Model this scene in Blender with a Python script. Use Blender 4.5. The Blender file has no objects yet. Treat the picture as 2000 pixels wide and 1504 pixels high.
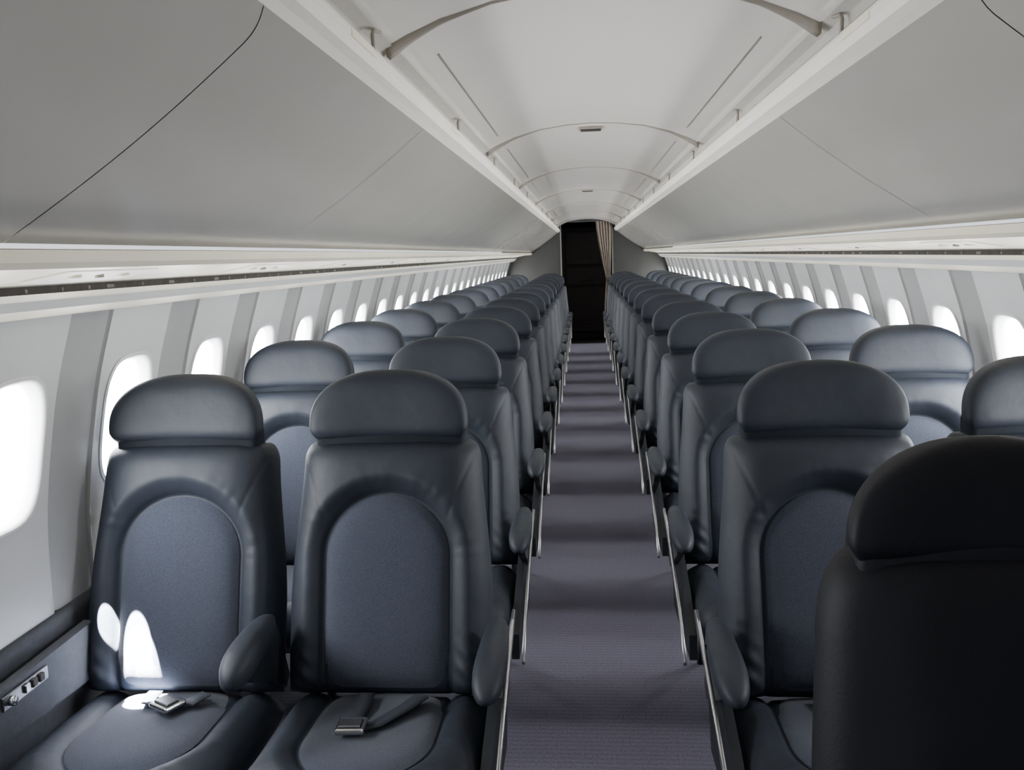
import bpy, bmesh, math, random
from mathutils import Vector, Matrix
random.seed(4)
C = bpy.context.scene.collection
PI = math.pi
EYE = 1.47
CX = -0.04

# ---------------------------------------------------------------- materials
def mat(name, col, rough=0.5, metal=0.0, noise=None, bump=None, emit=None, spec=0.5, sheen=0.0, ribs=None):
    m = bpy.data.materials.new(name); m.use_nodes = True
    nt = m.node_tree; b = nt.nodes['Principled BSDF']
    b.inputs['Base Color'].default_value = (*col, 1)
    b.inputs['Roughness'].default_value = rough
    b.inputs['Metallic'].default_value = metal
    b.inputs['Specular IOR Level'].default_value = spec
    if sheen: b.inputs['Sheen Weight'].default_value = sheen
    tc = nt.nodes.new('ShaderNodeTexCoord')
    if noise:
        sc, amt = noise
        n = nt.nodes.new('ShaderNodeTexNoise'); n.inputs['Scale'].default_value = sc; n.inputs['Detail'].default_value = 4
        nt.links.new(tc.outputs['Object'], n.inputs['Vector'])
        r = nt.nodes.new('ShaderNodeMapRange')
        r.inputs['From Min'].default_value = 0.3; r.inputs['From Max'].default_value = 0.7
        r.inputs['To Min'].default_value = 1 - amt; r.inputs['To Max'].default_value = 1 + amt
        nt.links.new(n.outputs['Fac'], r.inputs['Value'])
        fac = r.outputs['Result']
        if ribs:
            w = nt.nodes.new('ShaderNodeTexWave'); w.wave_type = 'BANDS'; w.bands_direction = 'Y'
            w.inputs['Scale'].default_value = ribs[0]; w.inputs['Distortion'].default_value = .6
            nt.links.new(tc.outputs['Object'], w.inputs['Vector'])
            r2 = nt.nodes.new('ShaderNodeMapRange'); r2.inputs['To Min'].default_value = 1-ribs[1]; r2.inputs['To Max'].default_value = 1+ribs[1]
            nt.links.new(w.outputs['Fac'], r2.inputs['Value'])
            mm = nt.nodes.new('ShaderNodeMath'); mm.operation = 'MULTIPLY'
            nt.links.new(fac, mm.inputs[0]); nt.links.new(r2.outputs['Result'], mm.inputs[1]); fac = mm.outputs[0]
        mx = nt.nodes.new('ShaderNodeVectorMath'); mx.operation = 'SCALE'
        mx.inputs[0].default_value = col
        nt.links.new(fac, mx.inputs['Scale'])
        nt.links.new(mx.outputs['Vector'], b.inputs['Base Color'])
    if bump:
        sc, st, di = bump
        n2 = nt.nodes.new('ShaderNodeTexNoise'); n2.inputs['Scale'].default_value = sc; n2.inputs['Detail'].default_value = 3
        nt.links.new(tc.outputs['Object'], n2.inputs['Vector'])
        bp = nt.nodes.new('ShaderNodeBump'); bp.inputs['Strength'].default_value = st; bp.inputs['Distance'].default_value = di
        nt.links.new(n2.outputs['Fac'], bp.inputs['Height'])
        nt.links.new(bp.outputs['Normal'], b.inputs['Normal'])
    if emit:
        b.inputs['Emission Color'].default_value = (*emit[0], 1)
        b.inputs['Emission Strength'].default_value = emit[1]
    return m

M = {}
M['leather'] = mat('navy_leather', (.0130, .0172, .0262), .60, noise=(9, .12), bump=(16, .35, .007), spec=.40)
M['leather_shaded'] = mat('shaded_navy_leather', (.0055, .0060, .0095), .60, noise=(9, .15), bump=(160, .3, .0015), spec=.24)  # shaded copy of the navy leather, near seat's shadow put into the colour
M['fabric'] = mat('blue_fabric', (.036, .042, .060), .90, noise=(300, .24), bump=(380, .5, .0015), sheen=.15, spec=.25)
M['fabric_shaded'] = mat('shaded_blue_fabric', (.004, .004, .006), .9, noise=(40, .15), spec=.1)  # blue insert fabric darkened in colour for the same shaded seat
M['plastic'] = mat('dark_plastic', (.012, .015, .019), .45, noise=(20, .1), spec=.4)
M['neck'] = mat('neck_cover', (.008, .011, .016), .8, noise=(20, .1), spec=.2)
M['chrome'] = mat('chrome', (.40, .40, .41), .28, 1.0, noise=(20, .08))
M['buckle'] = mat('buckle_chrome', (.60, .60, .60), .25, 1.0, noise=(20, .08))
M['steel'] = mat('brushed_steel', (.12, .12, .13), .4, .9, noise=(30, .1))
M['belt'] = mat('belt_webbing', (.012, .016, .025), .8, bump=(300, .4, .001))
M['bin'] = mat('bin_panel', (.51, .49, .445), .15, noise=(3, .02), bump=(2.2, .06, .01))
M['lip'] = mat('bin_lip', (.94, .90, .81), .4, noise=(5, .02))
M['ceil'] = mat('ceiling_panel', (.86, .82, .755), .15, noise=(2, .02), bump=(2.5, .05, .01))
M['rib'] = mat('rib_trim', (.28, .25, .21), .5, noise=(8, .05))
M['recess'] = mat('recess_shaded', (.48, .46, .42), .4, noise=(8, .05))  # shadow of the recess above the bins is painted in as grey
M['seam'] = mat('panel_seam', (.36, .35, .32), .6, noise=(8, .05))
M['white'] = mat('cream_plastic', (.95, .88, .71), .4, noise=(5, .03))
M['wall'] = mat('wall_panel', (.76, .77, .78), .36, noise=(4, .03))
M['joint_band'] = mat('shaded_joint_band', (.43, .435, .44), .40, noise=(4, .04))  # panel joint bands between windows, with window-light shading painted into the grey
M['wallgap'] = mat('wall_gap', (.34, .34, .34), .6, noise=(4, .04))
M['dado'] = mat('dado_carpet', (.040, .044, .053), .8, noise=(60, .15))
M['dark'] = mat('dark_gap', (.035, .03, .026), .8, noise=(30, .3))
M['slat'] = mat('slot_divider', (.12, .11, .09), .6, noise=(30, .2))
M['carpet'] = mat('purple_grey_carpet', (.080, .074, .108), .95, noise=(140, .3), bump=(500, .6, .002), sheen=.15, ribs=(14, .12), spec=.2)
M['frame'] = mat('window_reveal', (.9, .9, .92), .4, noise=(5, .02))
M['pane'] = mat('daylight_pane', (.9, .9, .9), .3, emit=((.96, .98, 1.0), 52.0), noise=(3, .01))
M['bulk'] = mat('bulkhead_panel', (.030, .030, .027), .6, noise=(4, .06))
M['frontwall'] = mat('front_partition', (.06, .06, .055), .6, noise=(4, .06))
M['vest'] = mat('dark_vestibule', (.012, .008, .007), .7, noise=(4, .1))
M['curtain'] = mat('curtain_cloth', (.27, .225, .185), .85, noise=(15, .1), sheen=.1)
M['galley'] = mat('galley_laminate', (.024, .017, .015), .5, noise=(4, .1), spec=.3)
M['jamb'] = mat('door_jamb', (.16, .155, .14), .6, noise=(4, .1))

# ---------------------------------------------------------------- mesh helpers
def mesh_obj(name, verts, faces, mats, parent=None, smooth=True, fm=None, recalc=True):
    me = bpy.data.meshes.new(name)
    me.from_pydata([tuple(v) for v in verts], [], faces)
    if not isinstance(mats, (list, tuple)): mats = [mats]
    for m in mats: me.materials.append(m)
    if fm:
        for p, i in zip(me.polygons, fm): p.material_index = i
    if recalc:
        bm = bmesh.new(); bm.from_mesh(me)
        bmesh.ops.recalc_face_normals(bm, faces=bm.faces); bm.to_mesh(me); bm.free()
    for p in me.polygons: p.use_smooth = smooth
    o = bpy.data.objects.new(name, me); C.objects.link(o)
    if parent: o.parent = parent
    return o

def bm_obj(name, bm, m, parent=None, smooth=False):
    me = bpy.data.meshes.new(name)
    bmesh.ops.recalc_face_normals(bm, faces=bm.faces)
    bm.to_mesh(me); bm.free(); me.materials.append(m)
    for p in me.polygons: p.use_smooth = smooth
    o = bpy.data.objects.new(name, me); C.objects.link(o)
    if parent: o.parent = parent
    return o

def add_box(bm, c, size, rot=None, bev=0.0, seg=2):
    r = bmesh.ops.create_cube(bm, size=1.0)
    vs = r['verts']
    for v in vs: v.co = Vector((v.co.x*size[0], v.co.y*size[1], v.co.z*size[2]))
    if bev:
        es = list({e for v in vs for e in v.link_edges})
        r2 = bmesh.ops.bevel(bm, geom=es, offset=bev, segments=seg, affect='EDGES', profile=.5)
        vs = list({v for v in r2['verts']} | {v for v in vs if v.is_valid})
        vs = [v for v in vs if v.is_valid]
    for v in vs:
        co = v.co
        if rot: co = rot @ co
        v.co = co + Vector(c)

def box(name, c, size, m, parent=None, rot=None, bev=0.0, smooth=False):
    bm = bmesh.new(); add_box(bm, c, size, rot, bev)
    return bm_obj(name, bm, m, parent, smooth)

def loft(name, rings, m, parent=None, smooth=True, closed=True, caps=True):
    n = len(rings[0]); V = [p for r in rings for p in r]; F = []
    for i in range(len(rings)-1):
        for j in range(n if closed else n-1):
            k = (j+1) % n
            F.append((i*n+j, i*n+k, (i+1)*n+k, (i+1)*n+j))
    if caps and closed:
        F.append(tuple(range(n))); F.append(tuple((len(rings)-1)*n+j for j in range(n)))
    return mesh_obj(name, V, F, m, parent, smooth)

def bar(name, pts, r, m, parent=None, n=10, flat=1.0):
    rings = []
    P = [Vector(p) for p in pts]
    for i, p in enumerate(P):
        d = (P[min(i+1, len(P)-1)] - P[max(i-1, 0)]).normalized()
        a = d.cross(Vector((1, 0, 0)) if abs(d.x) < .9 else Vector((0, 0, 1))).normalized(); b = d.cross(a)
        rings.append([p + a*r*math.cos(2*PI*k/n) + b*r*flat*math.sin(2*PI*k/n) for k in range(n)])
    return loft(name, rings, m, parent)

def sst(a, b, x):
    t = max(0, min(1, (x-a)/(b-a))); return t*t*(3-2*t)

def pw(x, p): return abs(x)**p
def sg(x): return -1 if x < 0 else 1

def tag(o, label, cat, group=None, kind=None):
    o['label'] = label
    if cat: o['category'] = cat
    if group: o['group'] = group
    if kind: o['kind'] = kind
def empty(name, loc):
    o = bpy.data.objects.new(name, None); C.objects.link(o); o.location = loc
    o.empty_display_size = .1
    return o
def struct(o, label=None, cat=None):
    o['kind'] = 'structure'
    if label: o['label'] = label
    if cat: o['category'] = cat
    return o
def dup(root, loc):
    def cp(o, par):
        c = o.copy(); C.objects.link(c)
        if par: c.parent = par
        for ch in kids.get(o.name, []): cp(ch, c)
        return c
    kids = {}
    def walk(o):
        kids[o.name] = list(o.children)
        for ch in o.children: walk(ch)
    walk(root)
    r = cp(root, None); r.location = loc
    return r

# ---------------------------------------------------------------- seat geometry
def seg_dist(px_, py_, ax, ay, bx, by):
    dx, dy = bx-ax, by-ay
    t = max(0, min(1, ((px_-ax)*dx+(py_-ay)*dy)/(dx*dx+dy*dy)))
    return math.hypot(px_-ax-dx*t, py_-ay-dy*t)
class Slab:
    def __init__(s, O, S, N, L, T, B, wf, a, zt, h, Hb, bol, pe=10, wrinkle=0.0, furrow=.008, seams=(), ex=(.35, .45)):
        s.O, s.S, s.N = Vector(O), Vector(S).normalized(), Vector(N).normalized()
        s.L, s.T, s.B, s.wf, s.a, s.zt, s.h, s.Hb, s.bol, s.pe, s.wr = L, T, B, wf, a, zt, h, Hb, bol, pe, wrinkle
        s.fur = furrow; s.seams = seams; s.ex = ex
    def sd(s, x, q):
        if q > s.zt: return (math.sqrt((x/s.a)**2 + ((q-s.zt)/s.h)**2) - 1)*s.a
        return abs(x)-s.a
    def e(s, q):
        t = 2*q/s.L-1
        return math.sqrt(max(0, 1-pw(t, s.pe)))
    def front(s, x, q):
        w = s.wf(q); u = min(1, abs(x)/w)
        r = (1-u**4.4)**.5
        sd = s.sd(x, q)
        f = s.e(q)*(s.T*r + s.bol*sst(-.004, .058, sd)*(1-u**4)**.5)
        f -= s.fur*math.exp(-((sd-.004)/.008)**2)
        for a in s.seams:
            d = seg_dist(abs(x), q, *a)
            f -= .0018*math.exp(-(d/.0045)**2)
        if s.wr and sd > 0:
            g = math.exp(-((sd-.045)/.028)**2)
            ang = math.atan2(q-s.zt, x)
            sh = math.sin(ang*5.3+.7)*math.sin(ang*2.1+2)
            f += s.wr*g*(math.sin(ang*24+math.sin(ang*7)*2.5)*sh*(1 if q > s.zt-.02 else 0) + 1.8*math.sin(q*130+x*90)*math.exp(-((q-.06)/.07)**2))
        return f
    def P(s, x, q, d): return s.O + s.S*q + s.N*d + Vector((x, 0, 0))
    def body(s, name, m, parent, ns=100, nx=130):
        rings = []
        for i in range(ns+1):
            q = s.L*(.35*(1-math.cos(PI*i/ns))/2 + .65*i/ns)
            q = min(max(q, s.L*.0006), s.L*.9994)
            w = s.wf(q); ring = []
            for j in range(nx+1):
                x = w*math.sin(PI/2*(2*j/nx-1))
                ring.append(s.P(x, q, s.front(x, q)))
            nb = 24
            for j in range(1, nb):
                x = w*math.cos(PI*j/nb)
                ring.append(s.P(x, q, -s.e(q)*s.B*(1-pw(x/w, 4))**.5))
            rings.append(ring)
        return loft(name, rings, m, parent)
    def insert(s, name, m, parent, puff=.014):
        NA, NR = 96, 12; V = []; F = []
        cen = (0, s.zt-.05)
        for r in range(NR+1):
            rr = r/NR
            for k in range(NA):
                t = 2*PI*k/NA; c, sn = math.cos(t), math.sin(t)
                if sn >= 0: bx, bq = s.a*c, s.zt + s.h*sn
                else: bx, bq = s.a*sg(c)*pw(c, s.ex[0]), s.zt - s.Hb*pw(sn, s.ex[1])
                x = cen[0]+(bx-cen[0])*rr; q = cen[1]+(bq-cen[1])*rr
                w = s.wf(q); u = min(1, abs(x)/w)
                d = s.e(q)*s.T*(1-u**4.4)**.5 + puff*(1-rr**6) - .004*rr**12
                V.append(s.P(x, q, d))
        for r in range(NR):
            for k in range(NA):
                k2 = (k+1) % NA
                F.append((r*NA+k, r*NA+k2, (r+1)*NA+k2, (r+1)*NA+k))
        o = mesh_obj(name, V, F, m, parent, recalc=False)
        me = o.data
        p = me.polygons[len(me.polygons)//2]
        if p.normal.dot(s.N) < 0:
            me.flip_normals()
        return o

def wback(q):
    w = .261 - .029*sst(.22, .63, q)
    if q > .590:
        t = min(1, (q-.590)/.050); w -= .030*(1-math.sqrt(max(0, 1-t*t)))
    return w
def wbackd(q):
    w = .262 - .020*sst(.25, .60, q)
    if q > .53:
        t = min(1, (q-.53)/.135); w -= .065*(1-math.sqrt(max(0, 1-t*t*.98)))
    return w
def wcush(q):
    w = .254
    if q > .41:
        t = min(1, (q-.41)/.08); w -= .06*(1-math.sqrt(max(0, 1-t*t)))
    return w
BACK = Slab((0, .005, .385), (0, .28, .96), (0, -.96, .28), .64, .070, .05, wback, .156, .345, .152, .343, .037, pe=14, wrinkle=.0014,
            seams=((.155, .440, .220, .60),), ex=(.16, .30))
BACKD = Slab((0, .005, .385), (0, .28, .96), (0, -.96, .28), .665, .100, .05, wbackd, .154, .345, .152, .335, .0, pe=14, wrinkle=0, furrow=0)
CUSH = Slab((0, .03, .325), (0, -1, .05), (0, .05, 1), .49, .063, .08, wcush, .150, .27, .17, .25, .026, pe=8, wrinkle=.001)

def superring(cx, cy, z, hx, hy, p=2.6, n=48, yf=None):
    out = []
    for k in range(n):
        t = 2*PI*k/n; c, s = math.cos(t), math.sin(t)
        x = hx*sg(c)*pw(c, 2/p); y = hy*sg(s)*pw(s, 2/p)
        out.append(Vector((cx+x, cy+y+(yf(x) if yf else 0), z)))
    return out

def headrest(parent, m, dark=False):
    rings = []; n = 40
    z0, H = 1.016, .172
    ea, eb = (2.0, 2.1) if dark else (2.4, 2.6)
    for i in range(n+1):
        t = (1-math.cos(PI*i/n))/2
        if t < .20: hw = .188 + .017*math.sin(PI/2*t/.20)
        else:
            q = (t-.20)/.80; hw = .205*max(.0001, (1-q**ea))**(1/eb)
        hd = .046*max(.02, math.sqrt(max(0, 1-pw(2*t-1, 5))))
        y = .152 + .030*t
        rings.append(superring(0, y, z0+H*t, max(hw, .02), hd, 3.4, 60, yf=lambda x: -.20*x*x*3))
    return loft('headrest', rings, m, parent)

def arm_pad(parent, x, m, L=.345, wk=1.0, hk=1.0):
    rings = []; n = 22; y1 = -.035
    for i in range(n+1):
        t = (1-math.cos(PI*i/n))/2
        e = max(.04, (1-pw(2*t-1, 3.4))**.5)
        y = y1 - L*t; z = .600 - .014*t - .018*t**4
        w = (.025 + .012*t)*e*wk; h = (.024 + .010*t)*e*hk
        ring = []
        for k in range(24):
            a = 2*PI*k/24; c, s = math.cos(a), math.sin(a)
            ring.append(Vector((x+w*sg(c)*pw(c, .8), y, z+h*sg(s)*pw(s, .8))))
        rings.append(ring)
    return loft('armrest_pad', rings, m, parent)

def armrest(root, x, kind, dark=False):
    if kind == 'aisle':
        prof = [(-.03, .580), (-.26, .570), (-.28, .545), (-.23, .50), (-.12, .44), (.0, .38), (.04, .40)]; th = .011
    elif kind == 'middle':
        prof = [(-.03, .58), (-.22, .570), (-.24, .55), (-.20, .515), (-.09, .46), (.0, .40), (.03, .42)]; th = .012
    else:
        prof = [(.0, .580), (-.40, .572), (-.42, .555), (-.42, .46), (-.05, .44), (.03, .46)]; th = .014
    ring1 = [Vector((x-th, p[0], p[1])) for p in prof]; ring2 = [Vector((x+th, p[0], p[1])) for p in prof]
    a = loft('armrest', [ring1, ring2], M['leather_shaded'] if dark else (M['dado'] if kind == 'wall' else M['plastic']), root, smooth=False)
    if kind != 'wall': arm_pad(a, x, M['leather_shaded'] if dark else M['leather'], .285 if kind == 'middle' else .345, 1.08 if kind == 'middle' else 1.1, 1.35 if kind == 'middle' else 1.0)
    return a

def make_seat(side, place, dark=False):
    """side -1 left of the aisle, +1 right; place 'aisle' or 'window'."""
    L = M['leather_shaded'] if dark else M['leather']; Fb = M['fabric_shaded'] if dark else M['fabric']
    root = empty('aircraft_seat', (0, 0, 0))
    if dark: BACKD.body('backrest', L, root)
    else:
        BACK.body('backrest', L, root); BACK.insert('backrest_insert', Fb, root)
    c = CUSH.body('seat_cushion', L, root); CUSH.insert('cushion_insert', Fb, root)
    headrest(root, L, dark)
    bm = bmesh.new(); add_box(bm, (0, .158, 1.00), (.386, .074 if not dark else .092, .11), None, .02, 3)
    bm_obj('neck', bm, M['leather_shaded'] if dark else M['neck'], root, True)
    ain = -side  # toward the aisle
    if place == 'aisle':
        xa = ain*.288
        armrest(root, xa, 'aisle', dark)
        # polished strut sloping down and forward along the aisle side
        xr = ain*.304
        rings = []
        for (y, z, h) in ((.16, .535, .006), (.10, .52, .010), (-.05, .475, .011), (-.25, .41, .011), (-.42, .335, .010), (-.49, .285, .008), (-.50, .262, .004)):
            rings.append([Vector((xr+ain*sx*.005, y+sz*h*.35, z+sz*h)) for sx, sz in ((-1, -.7), (-.6, -1), (.6, -1), (1, -.7), (1, .7), (.6, 1), (-.6, 1), (-1, .7))])
        loft('side_strut', rings, M['chrome'], root)
        prof = [(.10, .50), (-.05, .455), (-.25, .39), (-.42, .315), (-.43, .24), (.04, .22), (.12, .40)]
        xs = ain*.272
        loft('side_cover', [[Vector((xs-.010, p[0], p[1])) for p in prof], [Vector((xs+.014, p[0], p[1])) for p in prof]], M['plastic'], root, smooth=False)
    else:
        armrest(root, ain*.258, 'middle', dark)
        armrest(root, -ain*.240, 'wall', dark)
    for yy in (-.06, -.38):
        box('cross_bar', (0, yy, .25), (.46, .03, .03), M['steel'], root, bev=.006)
    for yy, y2 in ((-.06, .04), (-.38, -.30)):
        for xx in (-.19, .19):
            bar('leg', [(xx, yy, .26), (xx, (yy+y2)/2, .13), (xx, y2, .0)], .013, M['steel'], root)
    return root

def strap(parent, pts, w=.022, th=.0015):
    V = []; F = []
    P = [Vector(p) for p in pts]
    for i, p in enumerate(P):
        d = (P[min(i+1, len(P)-1)]-P[max(i-1, 0)]).normalized()
        s = d.cross(Vector((0, .2, 1))).normalized()
        V += [p+s*w, p-s*w, p-s*w-Vector((0, 0, th*2)), p+s*w-Vector((0, 0, th*2))]
    for i in range(len(P)-1):
        for j in range(4):
            k = (j+1) % 4; F.append((i*4+j, i*4+k, i*4+4+k, i*4+4+j))
    return mesh_obj('strap', V, F, M['belt'], parent)

def seat_belt(root, bx, by, rz, flip=1):
    e = bpy.data.objects.new('seat_belt', None); C.objects.link(e); e.parent = root
    strap(e, [(flip*.10, -.09, .430), (flip*.085, -.11, .428), (flip*.07, -.135, .426), (bx+flip*.05, by+.02, .424), (bx, by, .421)], w=.022)
    strap(e, [(-flip*.04, -.07, .424), (-flip*.04, -.09, .424), (-flip*.035, -.12, .424), (bx-flip*.01, by+.01, .421)], w=.018)
    R = Matrix.Rotation(rz, 3, 'Z')
    bm = bmesh.new(); add_box(bm, (bx, by-.01, .434), (.066, .060, .014), R, .005, 2)
    bk = bm_obj('buckle', bm, M['buckle'], e, False)
    bm = bmesh.new(); add_box(bm, (bx, by-.014, .443), (.052, .034, .006), R, .002, 1)
    bm_obj('buckle_flap', bm, M['steel'], bk, False)

ORD = ['', 'first', 'second', 'third', 'fourth', 'fifth', 'sixth', 'seventh', 'eighth', 'ninth', 'tenth', 'eleventh', 'twelfth', 'thirteenth', 'fourteenth']
PITCH, Y1, NROW = .92, 2.03, 13
for side, sname in ((-1, 'left'), (1, 'right')):
    AX, WX = (.550, 1.090) if side < 0 else (.535, 1.075)
    for place, cx in (('aisle', AX), ('window', WX)):
        proto = make_seat(side, place)
        for k in range(NROW):
            loc = (side*cx, Y1+PITCH*k, 0)
            if k == 0: continue
            s = dup(proto, loc)
            if place == 'aisle':
                n = k+1 if side < 0 else k+2
                lab = f'{ORD[n]} navy leather seat from the front in the {sname} aisle-side column'
            else:
                lab = f'{ORD[k+1]} navy leather seat from the front in the {sname} window-side column'
            tag(s, lab, 'seat', f'navy leather seats in rows {sname} of the aisle')
        proto.location = (side*cx, Y1, 0)
        if side < 0 and place == 'aisle':
            tag(proto, 'front row navy seat left of the aisle with buckle lying on its cushion', 'seat', 'navy leather seats in rows left of the aisle')
            seat_belt(proto, -.035, -.23, .05)
        elif side < 0:
            tag(proto, 'front row navy seat beside the left windows with sunlight streak on its backrest', 'seat', 'navy leather seats in rows left of the aisle')
            seat_belt(proto, .03, -.14, -.5)
            arm = [c for c in proto.children if c.name.startswith('armrest')][-1]
            bm = bmesh.new(); add_box(bm, (-.223, -.29, .545), (.006, .16, .032), bev=.002)
            cp = bm_obj('control_panel', bm, M['steel'], arm)
            for i in range(3):
                bm = bmesh.new(); add_box(bm, (-.218, -.24-.026*i, .546), (.008, .017, .019), bev=.002)
                bm_obj('button', bm, M['chrome'] if i == 2 else M['dark'], cp)
            bar('knob', [(-.221, -.345, .544), (-.210, -.345, .544)], .011, M['buckle'], cp, 16)
        elif place == 'aisle':
            tag(proto, 'second navy leather seat from the front in the right aisle-side column', 'seat', 'navy leather seats in rows right of the aisle')
            seat_belt(proto, .0, -.2, .2)
        else:
            tag(proto, 'first navy leather seat in the right window-side column, cut by the frame edge', 'seat', 'navy leather seats in rows right of the aisle')
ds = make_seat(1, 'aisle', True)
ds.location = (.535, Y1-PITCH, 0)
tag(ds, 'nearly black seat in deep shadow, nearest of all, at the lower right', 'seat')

# ---------------------------------------------------------------- walls and windows
Y0, YE = -.35, 14.25
PROF = [(0, 1.352), (.3, 1.364), (.63, 1.368), (.85, 1.361), (1.0, 1.338), (1.2, 1.295), (1.37, 1.238)]
def px(z):
    for i in range(len(PROF)-1):
        a, b = PROF[i], PROF[i+1]
        if z <= b[0]: 
            t = (z-a[0])/(b[0]-a[0]); return a[1]+(b[1]-a[1])*t
    return PROF[-1][1]
def pxs(z):
    return sum(px(min(1.37, max(0, z+d))) for d in (-.06, -.03, 0, .03, .06))/5 if .1 < z < 1.31 else px(z)
WP = .505
ZC, HY, HZ = 1.062, .118, .168
ZA, ZB = .63, 1.37
PW = .160
def make_wall(side, name):
    V = []; F = []; fm = []
    def quad(ps, mi):
        b = len(V); V.extend(ps); F.append(tuple(range(b, b+len(ps)))); fm.append(mi)
    y = 1.79 - 4*WP + (.07 if side > 0 else 0)
    cents = []
    while y < YE-.1:
        cents.append(y); y += WP
    corners = [math.atan2(sz, sy) for sy in (-PW, PW) for sz in (ZA-ZC, ZB-ZC)]
    angs = sorted([2*PI*k/56-PI for k in range(56)] + corners)
    def outer(a):
        c, s = math.cos(a), math.sin(a)
        t = min(PW/abs(c) if abs(c) > 1e-6 else 9, (ZB-ZC)/s if s > 1e-6 else 9, (ZA-ZC)/s if s < -1e-6 else 9)
        return c*t, s*t
    def inner(a, hy=HY, hz=HZ, p=3.4):
        c, s = math.cos(a), math.sin(a)
        r = (pw(c/hy, p)+pw(s/hz, p))**(-1/p); return c*r, s*r
    for yc in cents:
        n = len(angs); base = len(V); R = 7
        for i in range(R+1):
            t = i/R
            for a in angs:
                o_, i_ = outer(a), inner(a)
                yy = i_[0]+(o_[0]-i_[0])*t; zz = i_[1]+(o_[1]-i_[1])*t
                V.append((side*pxs(ZC+zz), yc+yy, ZC+zz))
        for i in range(R):
            for j in range(n):
                k = (j+1) % n
                F.append((base+i*n+j, base+i*n+k, base+(i+1)*n+k, base+(i+1)*n+j)); fm.append(0)
        ya, yb = yc+PW, yc+WP-PW
        NZ = 14
        ys = [(ya, 0, 0), (ya+.003, .008, 2), (ya+.007, .008, 1), (ya+.03, .003, 1), (yb-.03, .003, 1), (yb-.007, .008, 1), (yb-.003, .008, 2), (yb, 0, 0)]
        for i in range(NZ):
            z1, z2 = ZA+(ZB-ZA)*i/NZ, ZA+(ZB-ZA)*(i+1)/NZ
            for q in range(len(ys)-1):
                a, b = ys[q], ys[q+1]
                mi = 2 if (a[2] == 2 or b[2] == 2) else 1
                quad([(side*(pxs(z1)+a[1]), a[0], z1), (side*(pxs(z1)+b[1]), b[0], z1), (side*(pxs(z2)+b[1]), b[0], z2), (side*(pxs(z2)+a[1]), a[0], z2)], mi)
    zs = [0, .15, .3, .45, .6, .63]
    for i in range(len(zs)-1):
        quad([(side*(px(zs[i])-.008), Y0, zs[i]), (side*(px(zs[i])-.008), YE, zs[i]), (side*(px(zs[i+1])-.008), YE, zs[i+1]), (side*(px(zs[i+1])-.008), Y0, zs[i+1])], 3)
    quad([(side*(px(.63)-.008), Y0, .63), (side*(px(.63)-.008), YE, .63), (side*(px(.63)+.015), YE, .635), (side*(px(.63)+.015), Y0, .635)], 3)
    o = mesh_obj(name, V, F, [M['wall'], M['joint_band'], M['wallgap'], M['dado']], None, True, fm, recalc=False)
    bm = bmesh.new(); bm.from_mesh(o.data); bmesh.ops.remove_doubles(bm, verts=bm.verts, dist=.0004)
    bmesh.ops.recalc_face_normals(bm, faces=bm.faces)
    bm.to_mesh(o.data); bm.free()
    struct(o, f'curved {"left" if side<0 else "right"} cabin side wall with window panels', 'wall')
    wins = []
    for yc in cents:
        rings = []
        N = 48
        for off, hy, hz in ((-.003, HY+.012, HZ+.012), (-.005, HY+.004, HZ+.004), (.004, HY-.004, HZ-.004), (.022, HY-.012, HZ-.013), (.028, HY-.014, HZ-.015)):
            ring = []
            for k in range(N):
                a = 2*PI*k/N; yy, zz = inner(a, hy, hz)
                ring.append((side*(pxs(ZC+zz)+off), yc+yy, ZC+zz))
            rings.append(ring)
        V2 = [p for r in rings for p in r]; F2 = []
        for i in range(len(rings)-1):
            for j in range(N):
                k = (j+1) % N; F2.append((i*N+j, i*N+k, (i+1)*N+k, (i+1)*N+j))
        wins.append((V2, F2, [ (side*(pxs(ZC+inner(2*PI*k/N, HY-.013, HZ-.014)[1])+.025), yc+inner(2*PI*k/N, HY-.013, HZ-.014)[0], ZC+inner(2*PI*k/N, HY-.013, HZ-.014)[1]) for k in range(N)]))
    return o, wins
wn = 0
for side, nm in ((-1, 'wall_left'), (1, 'wall_right')):
    _, wins = make_wall(side, nm)
    for i, (V2, F2, P) in enumerate(wins):
        wn += 1
        w = mesh_obj(f'window_{wn}', V2, F2, M['frame'], None)
        blanked = i < 3 if side < 0 else i < 4  # unseen near windows blanked, added to darken the front of the cabin
        struct(w, f'small rounded cabin window in the {nm[5:]} wall', 'window')
        mesh_obj('added_light_block' if blanked else 'pane', P, [tuple(range(len(P)))], M['joint_band'] if blanked else M['pane'], w, False)

def extrude(name, prof, y0, y1, mats, fm=None, ny=1, smooth=False, mirror=1, dx=0):
    V = []; F = []; f2 = []
    for j in range(ny+1):
        y = y0+(y1-y0)*j/ny
        for p in prof: V.append((p[0]*mirror+dx, y, p[1]))
    n = len(prof)
    for j in range(ny):
        for i in range(n-1):
            F.append((j*n+i, j*n+i+1, (j+1)*n+i+1, (j+1)*n+i)); f2.append(fm[i] if fm else 0)
    return mesh_obj(name, V, F, mats, None, smooth, f2)
fl = box('floor', (0, 7.9, -.02), (2.8, 17.2, .04), M['carpet'])
struct(fl, 'purple grey carpeted cabin floor', 'floor')

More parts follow.
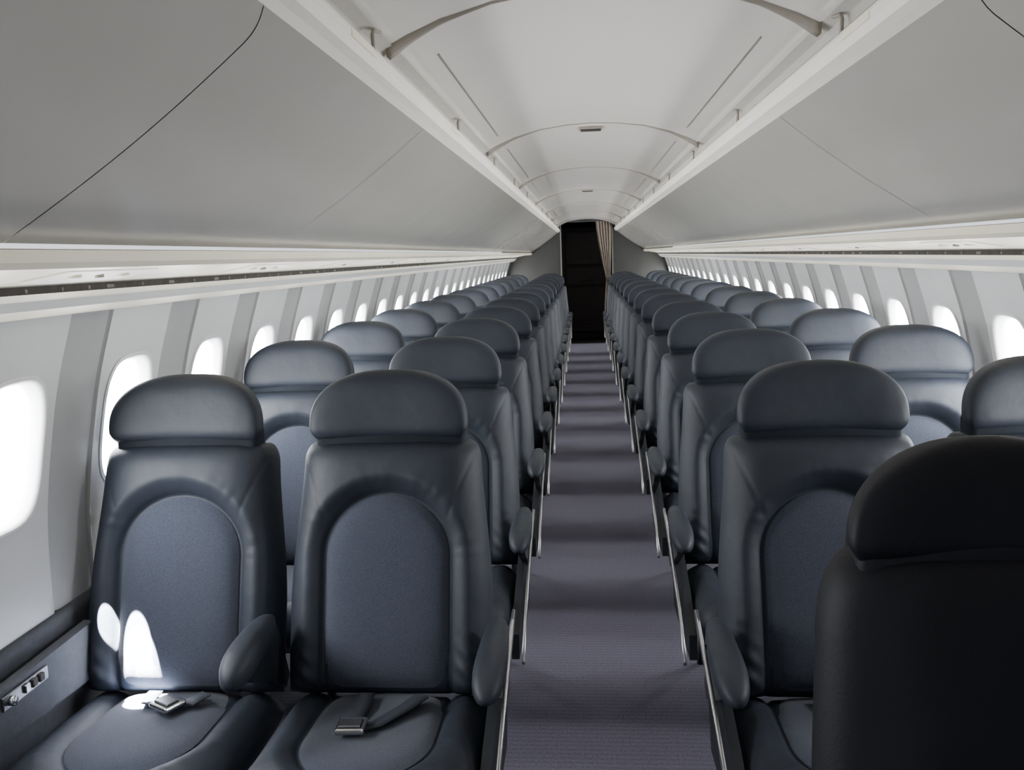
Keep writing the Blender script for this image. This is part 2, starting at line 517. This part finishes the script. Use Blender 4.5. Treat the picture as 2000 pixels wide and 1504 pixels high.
# ceiling
CP = [(-.62, 1.98), (-.60, 1.93), (-.44, 1.913), (-.40, 1.935), (-.33, 1.965), (-.22, 1.995), (-.1, 2.010), (0, 2.014)]
CP = CP + [(-a, b) for a, b in CP[-2::-1]]
ce = extrude('ceiling', CP, Y0, YE, M['ceil'], ny=8, smooth=True)
struct(ce, 'off white arched ceiling running the length of the cabin', 'ceiling')
tn = 0
for k in range(7):
    yr = 1.90+1.9*k
    tn += 1
    xs = [-.445+.89*i/60 for i in range(61)]
    def cz(x):
        x = abs(x)
        pts = [(-p[0], p[1]) for p in CP if p[0] <= 0 and p[0] >= -.45][::-1]
        for i in range(len(pts)-1):
            if x <= pts[i+1][0]:
                t = (x-pts[i][0])/(pts[i+1][0]-pts[i][0]); return pts[i][1]+(pts[i+1][1]-pts[i][1])*t
        return 1.912
    rings = []
    for x in xs:
        u = abs(x)/.445; w = .003+.024*u**4.5; d = .004+.016*u**4
        z = cz(x)
        rings.append([Vector((x, yr-w, z+.01)), Vector((x, yr-w*.6, z-d)), Vector((x, yr+w*.6, z-d)), Vector((x, yr+w, z+.01))])
    r = loft(f'trim_{tn}', rings, M['rib'])  # grey-brown with wedge ends paints the shadow on a white rib
    struct(r, 'thin arched joint strip across the ceiling', 'ceiling rib')
for sx in (-1, 1):
    bm = bmesh.new()
    for k in range(-1, 7):
        y = 1.90+1.9*k
        if y+.95+.73 > YE: continue
        add_box(bm, (sx*.372, y+.95, 1.946), (.004, 1.45, .003), Matrix.Rotation(sx*.48, 3, 'Y'))
    tn += 1
    g = bm_obj(f'trim_{tn}', bm, M['rib']); struct(g, 'dashed groove along the ceiling slope', 'trim')
for i, yv in enumerate((3.93, 7.73)):
    v = empty('ceiling_vent', (0, yv, 2.008))
    box('frame', (0, 0, 0), (.105, .06, .012), M['rib'], v, bev=.003)
    bm = bmesh.new()
    for q in range(5): add_box(bm, (0, -.02+.01*q, -.008), (.088, .005, .006))
    bm_obj('grille', bm, M['dark'], v)
    tag(v, 'small dark vent grille on the ceiling centreline, ' + ('nearest to the camera' if i == 0 else 'farther down the cabin'), 'vent', 'ceiling vent grilles')

# ---------------------------------------------------------------- overhead bins
BL = 1.13; DX = .012
def make_door(root, side, c0, c1):
    g = .0016
    A, B = Vector((.905, 0, 1.514)), Vector((.452, 0, 1.828))
    n = Vector((-.58, 0, -.815))
    def dp(t, y):
        p = A.lerp(B, t) + n*(.012*math.sin(PI*t)); return Vector((side*p.x, y, p.z))
    V = []; F = []; nt, ny = 40, 2
    for j in range(ny+1):
        for i in range(nt+1):
            t = i/nt
            cc = -.085*max(0, (t-.84)/.16)**2.2
            ya, yb = g+cc*c0, BL-g+cc*c1
            V.append(dp(t, ya+(yb-ya)*j/ny))
    for j in range(ny):
        for i in range(nt):
            a = j*(nt+1)+i; F.append((a, a+1, a+nt+2, a+nt+1))
    return mesh_obj('door', V, F, M['bin'], root)
def make_bin(side, c0, c1):
    root = empty('overhead_bin', (0, 0, 0))
    make_door(root, side, c0, c1)
    prof = [(.90, 1.528), (1.19, 1.528), (1.19, 1.92), (.60, 1.90), (.467, 1.832), (.69, 1.667)]
    loft('body', [[Vector((side*p[0], y, p[1])) for p in prof] for y in (0, BL)], M['seam'], root, smooth=False)
    lp = [(.470, 1.812), (.452, 1.818), (.440, 1.828), (.434, 1.842), (.433, 1.856), (.438, 1.866), (.450, 1.870), (.54, 1.880), (.54, 1.84)]
    loft('lip', [[Vector((side*p[0], y, p[1])) for p in lp] for y in (0.0003, BL-.0003)], M['lip'], root, smooth=False)
    lq = [(.93, 1.470), (.905, 1.474), (.893, 1.484), (.896, 1.504), (.91, 1.506), (.96, 1.506), (.96, 1.470)]
    loft('lower_lip', [[Vector((side*p[0], y, p[1])) for p in lq] for y in (0.0, BL)], M['white'], root, smooth=False)
    bar('latch', [(side*.440, .46, 1.862), (side*.442, .462, 1.892), (side*.442, .475, 1.902), (side*.438, .51, 1.907)], .004, M['rib'], root, 8)
    bm = bmesh.new(); add_box(bm, (side*.4335, .35, 1.851), (.004, .16, .014), bev=.0015)
    bm_obj('release_tab', bm, M['white'], root)
    return root
for side, sn in ((-1, 'left'), (1, 'right')):
    k = 0; y = 1.235-BL if side < 0 else 1.31-BL; p = None
    while y < YE-.1:
        if k == 0: o = make_bin(side, 0, 1)
        elif k == 1: o = make_bin(side, 1, 0)
        elif k == 2: o = p = make_bin(side, 0, 0)
        else: o = dup(p, (0, y, 0))
        o.location = (DX, y, 0)
        if y+BL > YE: o.scale = (1, (YE-.01-y)/BL, 1)
        tag(o, f'pale grey overhead bin, {ORD[k+1]} along the {sn} side from the camera', 'overhead bin', f'overhead bins along the {sn} side')
        k += 1; y += BL
for side in (-1, 1):
    tn += 1
    prof = [(.445, 1.868), (.462, 1.880), (.460, 1.902), (.438, 1.914)]
    o = extrude(f'trim_{tn}', prof, Y0, YE, M['recess'], smooth=False, mirror=side, dx=DX*.5)
    struct(o, 'recess strip between bins and ceiling', 'trim')

for side, sn in ((-1, 'left'), (1, 'right')):
    tn += 1
    prof = [(.93, 1.478), (.97, 1.474), (1.10, 1.451), (1.125, 1.442), (1.128, 1.426), (1.150, 1.411), (1.16, 1.392), (1.20, 1.374), (1.240, 1.369)]
    o = extrude(f'trim_{tn}', prof, Y0, YE, [M['white'], M['dark'], M['wall']], [0, 0, 0, 1, 0, 2, 0, 0], ny=1, smooth=False, mirror=side)
    struct(o, f'white service channel under the {sn} bins', 'trim')
    bm = bmesh.new()
    y = Y0+.05
    while y < YE-.1:
        add_box(bm, (side*1.1275, y+.05, 1.434), (.003, random.choice((.006, .008, .03)), .010))
        y += random.uniform(.08, .16)
    bm_obj('slot_divider', bm, M['slat'], o)
    sp = empty('service_panel', (0, 0, 0))
    R = Matrix.Rotation(side*.19, 3, 'Y')
    bm = bmesh.new(); add_box(bm, (side*1.035, 0, 1.461), (.10, .34, .006), R, .002)
    bm_obj('plate', bm, M['lip'], sp)
    for q, yy in enumerate((-.09, .09)):
        bar('reading_light', [(side*1.03, yy, 1.462), (side*1.029, yy, 1.455)], .014, M['white'], sp, 16)
    bar('air_nozzle', [(side*1.03, 0, 1.462), (side*1.029, 0, 1.454)], .009, M['rib'], sp, 16)
    for k in range(NROW):
        loc = (0, 1.72+PITCH*k, 0)
        o2 = sp if k == 0 else dup(sp, loc)
        o2.location = loc
        tag(o2, f'{ORD[k+1]} service panel with reading lights under the {sn} bins', 'service panel', f'service panels under the {sn} bins')

# ---------------------------------------------------------------- bulkheads, vestibule, curtain
bm = bmesh.new()
for s in (-1, 1): add_box(bm, (s*.895, YE+.03, 1.03), (.96, .04, 2.06))
add_box(bm, (0, YE+.03, 2.04), (.84, .04, .10))
o = bm_obj('wall_back', bm, M['bulk']); struct(o, 'dark grey partition at the far end with an open doorway', 'wall')
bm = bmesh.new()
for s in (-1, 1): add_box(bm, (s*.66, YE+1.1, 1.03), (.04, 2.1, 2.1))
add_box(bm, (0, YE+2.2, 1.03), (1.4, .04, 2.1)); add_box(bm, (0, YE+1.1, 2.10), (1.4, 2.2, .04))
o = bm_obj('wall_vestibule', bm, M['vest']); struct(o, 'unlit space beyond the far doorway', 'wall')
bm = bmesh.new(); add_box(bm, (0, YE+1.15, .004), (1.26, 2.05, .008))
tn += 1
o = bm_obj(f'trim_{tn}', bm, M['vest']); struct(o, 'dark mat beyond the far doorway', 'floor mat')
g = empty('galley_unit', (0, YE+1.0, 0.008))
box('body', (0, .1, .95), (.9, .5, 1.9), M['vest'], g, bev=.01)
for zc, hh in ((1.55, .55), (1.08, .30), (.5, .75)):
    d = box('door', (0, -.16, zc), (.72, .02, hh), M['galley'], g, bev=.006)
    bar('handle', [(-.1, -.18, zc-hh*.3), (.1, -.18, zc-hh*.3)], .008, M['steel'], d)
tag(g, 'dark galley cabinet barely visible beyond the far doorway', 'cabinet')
for s in (-1, 1):
    tn += 1
    o = box(f'trim_{tn}', (s*.413, YE+.0, 1.0), (.022, .03, 1.98), M['jamb'], bev=.004); struct(o, 'edge strip of the far doorway', 'trim')
V = []; F = []; nz, nx = 40, 60
for i in range(nz+1):
    z = 1.97 - 1.75*i/nz
    if z > 1.05:
        t = (1.97-z)/.92; t = t**1.3; xl, xr = .15+(.30-.15)*t, .405-.03*t
    else:
        t = (1.05-z)/.83; xl, xr = .30-.03*min(1, t*2), .375+.015*t
    for j in range(nx+1):
        u = j/nx
        x = xl+(xr-xl)*u; y = YE-.07+.022*math.sin(u*PI*11+.4*math.sin(z*3)) 
        V.append((x, y, z))
for i in range(nz):
    for j in range(nx):
        a = i*(nx+1)+j; F.append((a, a+1, a+nx+2, a+nx+1))
cur = empty('curtain', (.28, YE-.07, .22)); 
V = [(v[0]-.28, v[1]-(YE-.07), v[2]-.22) for v in V]
cl = mesh_obj('cloth', V, F, M['curtain'], cur)
bm = bmesh.new(); add_box(bm, (.062, 0, .83), (.09, .06, .03), bev=.008); bm_obj('tie_band', bm, M['bulk'], cur)
bar('curtain_rail', [(-.66, 0, 1.755), (.12, 0, 1.755)], .008, M['steel'], cur)
tag(cur, 'beige pleated curtain tied back at the right of the far doorway', 'curtain')
bm = bmesh.new()
for s in (-1, 1): add_box(bm, (s*.93, Y0-.02, 1.03), (.90, .04, 2.1))
add_box(bm, (0, Y0-.02, 2.06), (.98, .04, .10))
o = bm_obj('wall_front', bm, M['frontwall']); struct(o, 'front partition with doorway behind the viewer', 'wall')

# ---------------------------------------------------------------- lights
w = bpy.data.worlds.new('World'); bpy.context.scene.world = w; w.use_nodes = True
w.node_tree.nodes['Background'].inputs[0].default_value = (.88, .93, 1, 1)
w.node_tree.nodes['Background'].inputs[1].default_value = 1.4
def spot(loc, tgt, W, ang, blend=.1, size=.002):
    l = bpy.data.lights.new('sunbeam', 'SPOT'); l.energy = W; l.spot_size = ang; l.spot_blend = blend; l.shadow_soft_size = size
    l.color = (1, .98, .95)
    o = bpy.data.objects.new('sunbeam', l); C.objects.link(o); o.location = loc
    o.rotation_euler = (Vector(tgt)-Vector(loc)).to_track_quat('-Z', 'Y').to_euler()
spot((-1.275, 1.885, 1.23), (-1.195, 1.980, .60), 9000, .115, .2)
spot((-1.275, 1.87, 1.23), (-1.182, 1.966, .53), 9000, .135, .2)
spot((-1.275, 1.84, 1.23), (-1.160, 1.940, .46), 9000, .130, .2)
spot((-1.290, 1.84, 1.22), (-1.272, 1.985, .68), 9000, .075, .2)

# ---------------------------------------------------------------- camera
f = 1700.0
v = Vector(((1141-1000)/f, (752-495)/f, -1)).normalized()
s = .021
u0 = Vector((-s, 1, 0)).normalized()
wz = (u0 - v*u0.dot(v)).normalized()
xc = v.cross(wz)
Rwc = Matrix((xc, v, wz)).transposed()
cam = bpy.data.cameras.new('camera'); cam.sensor_width = 36; cam.lens = f/2000*36; cam.clip_start = .02
co = bpy.data.objects.new('camera', cam); C.objects.link(co)
co.matrix_world = Matrix.Translation((CX, 0, EYE)) @ Rwc.transposed().to_4x4()
bpy.context.scene.camera = co
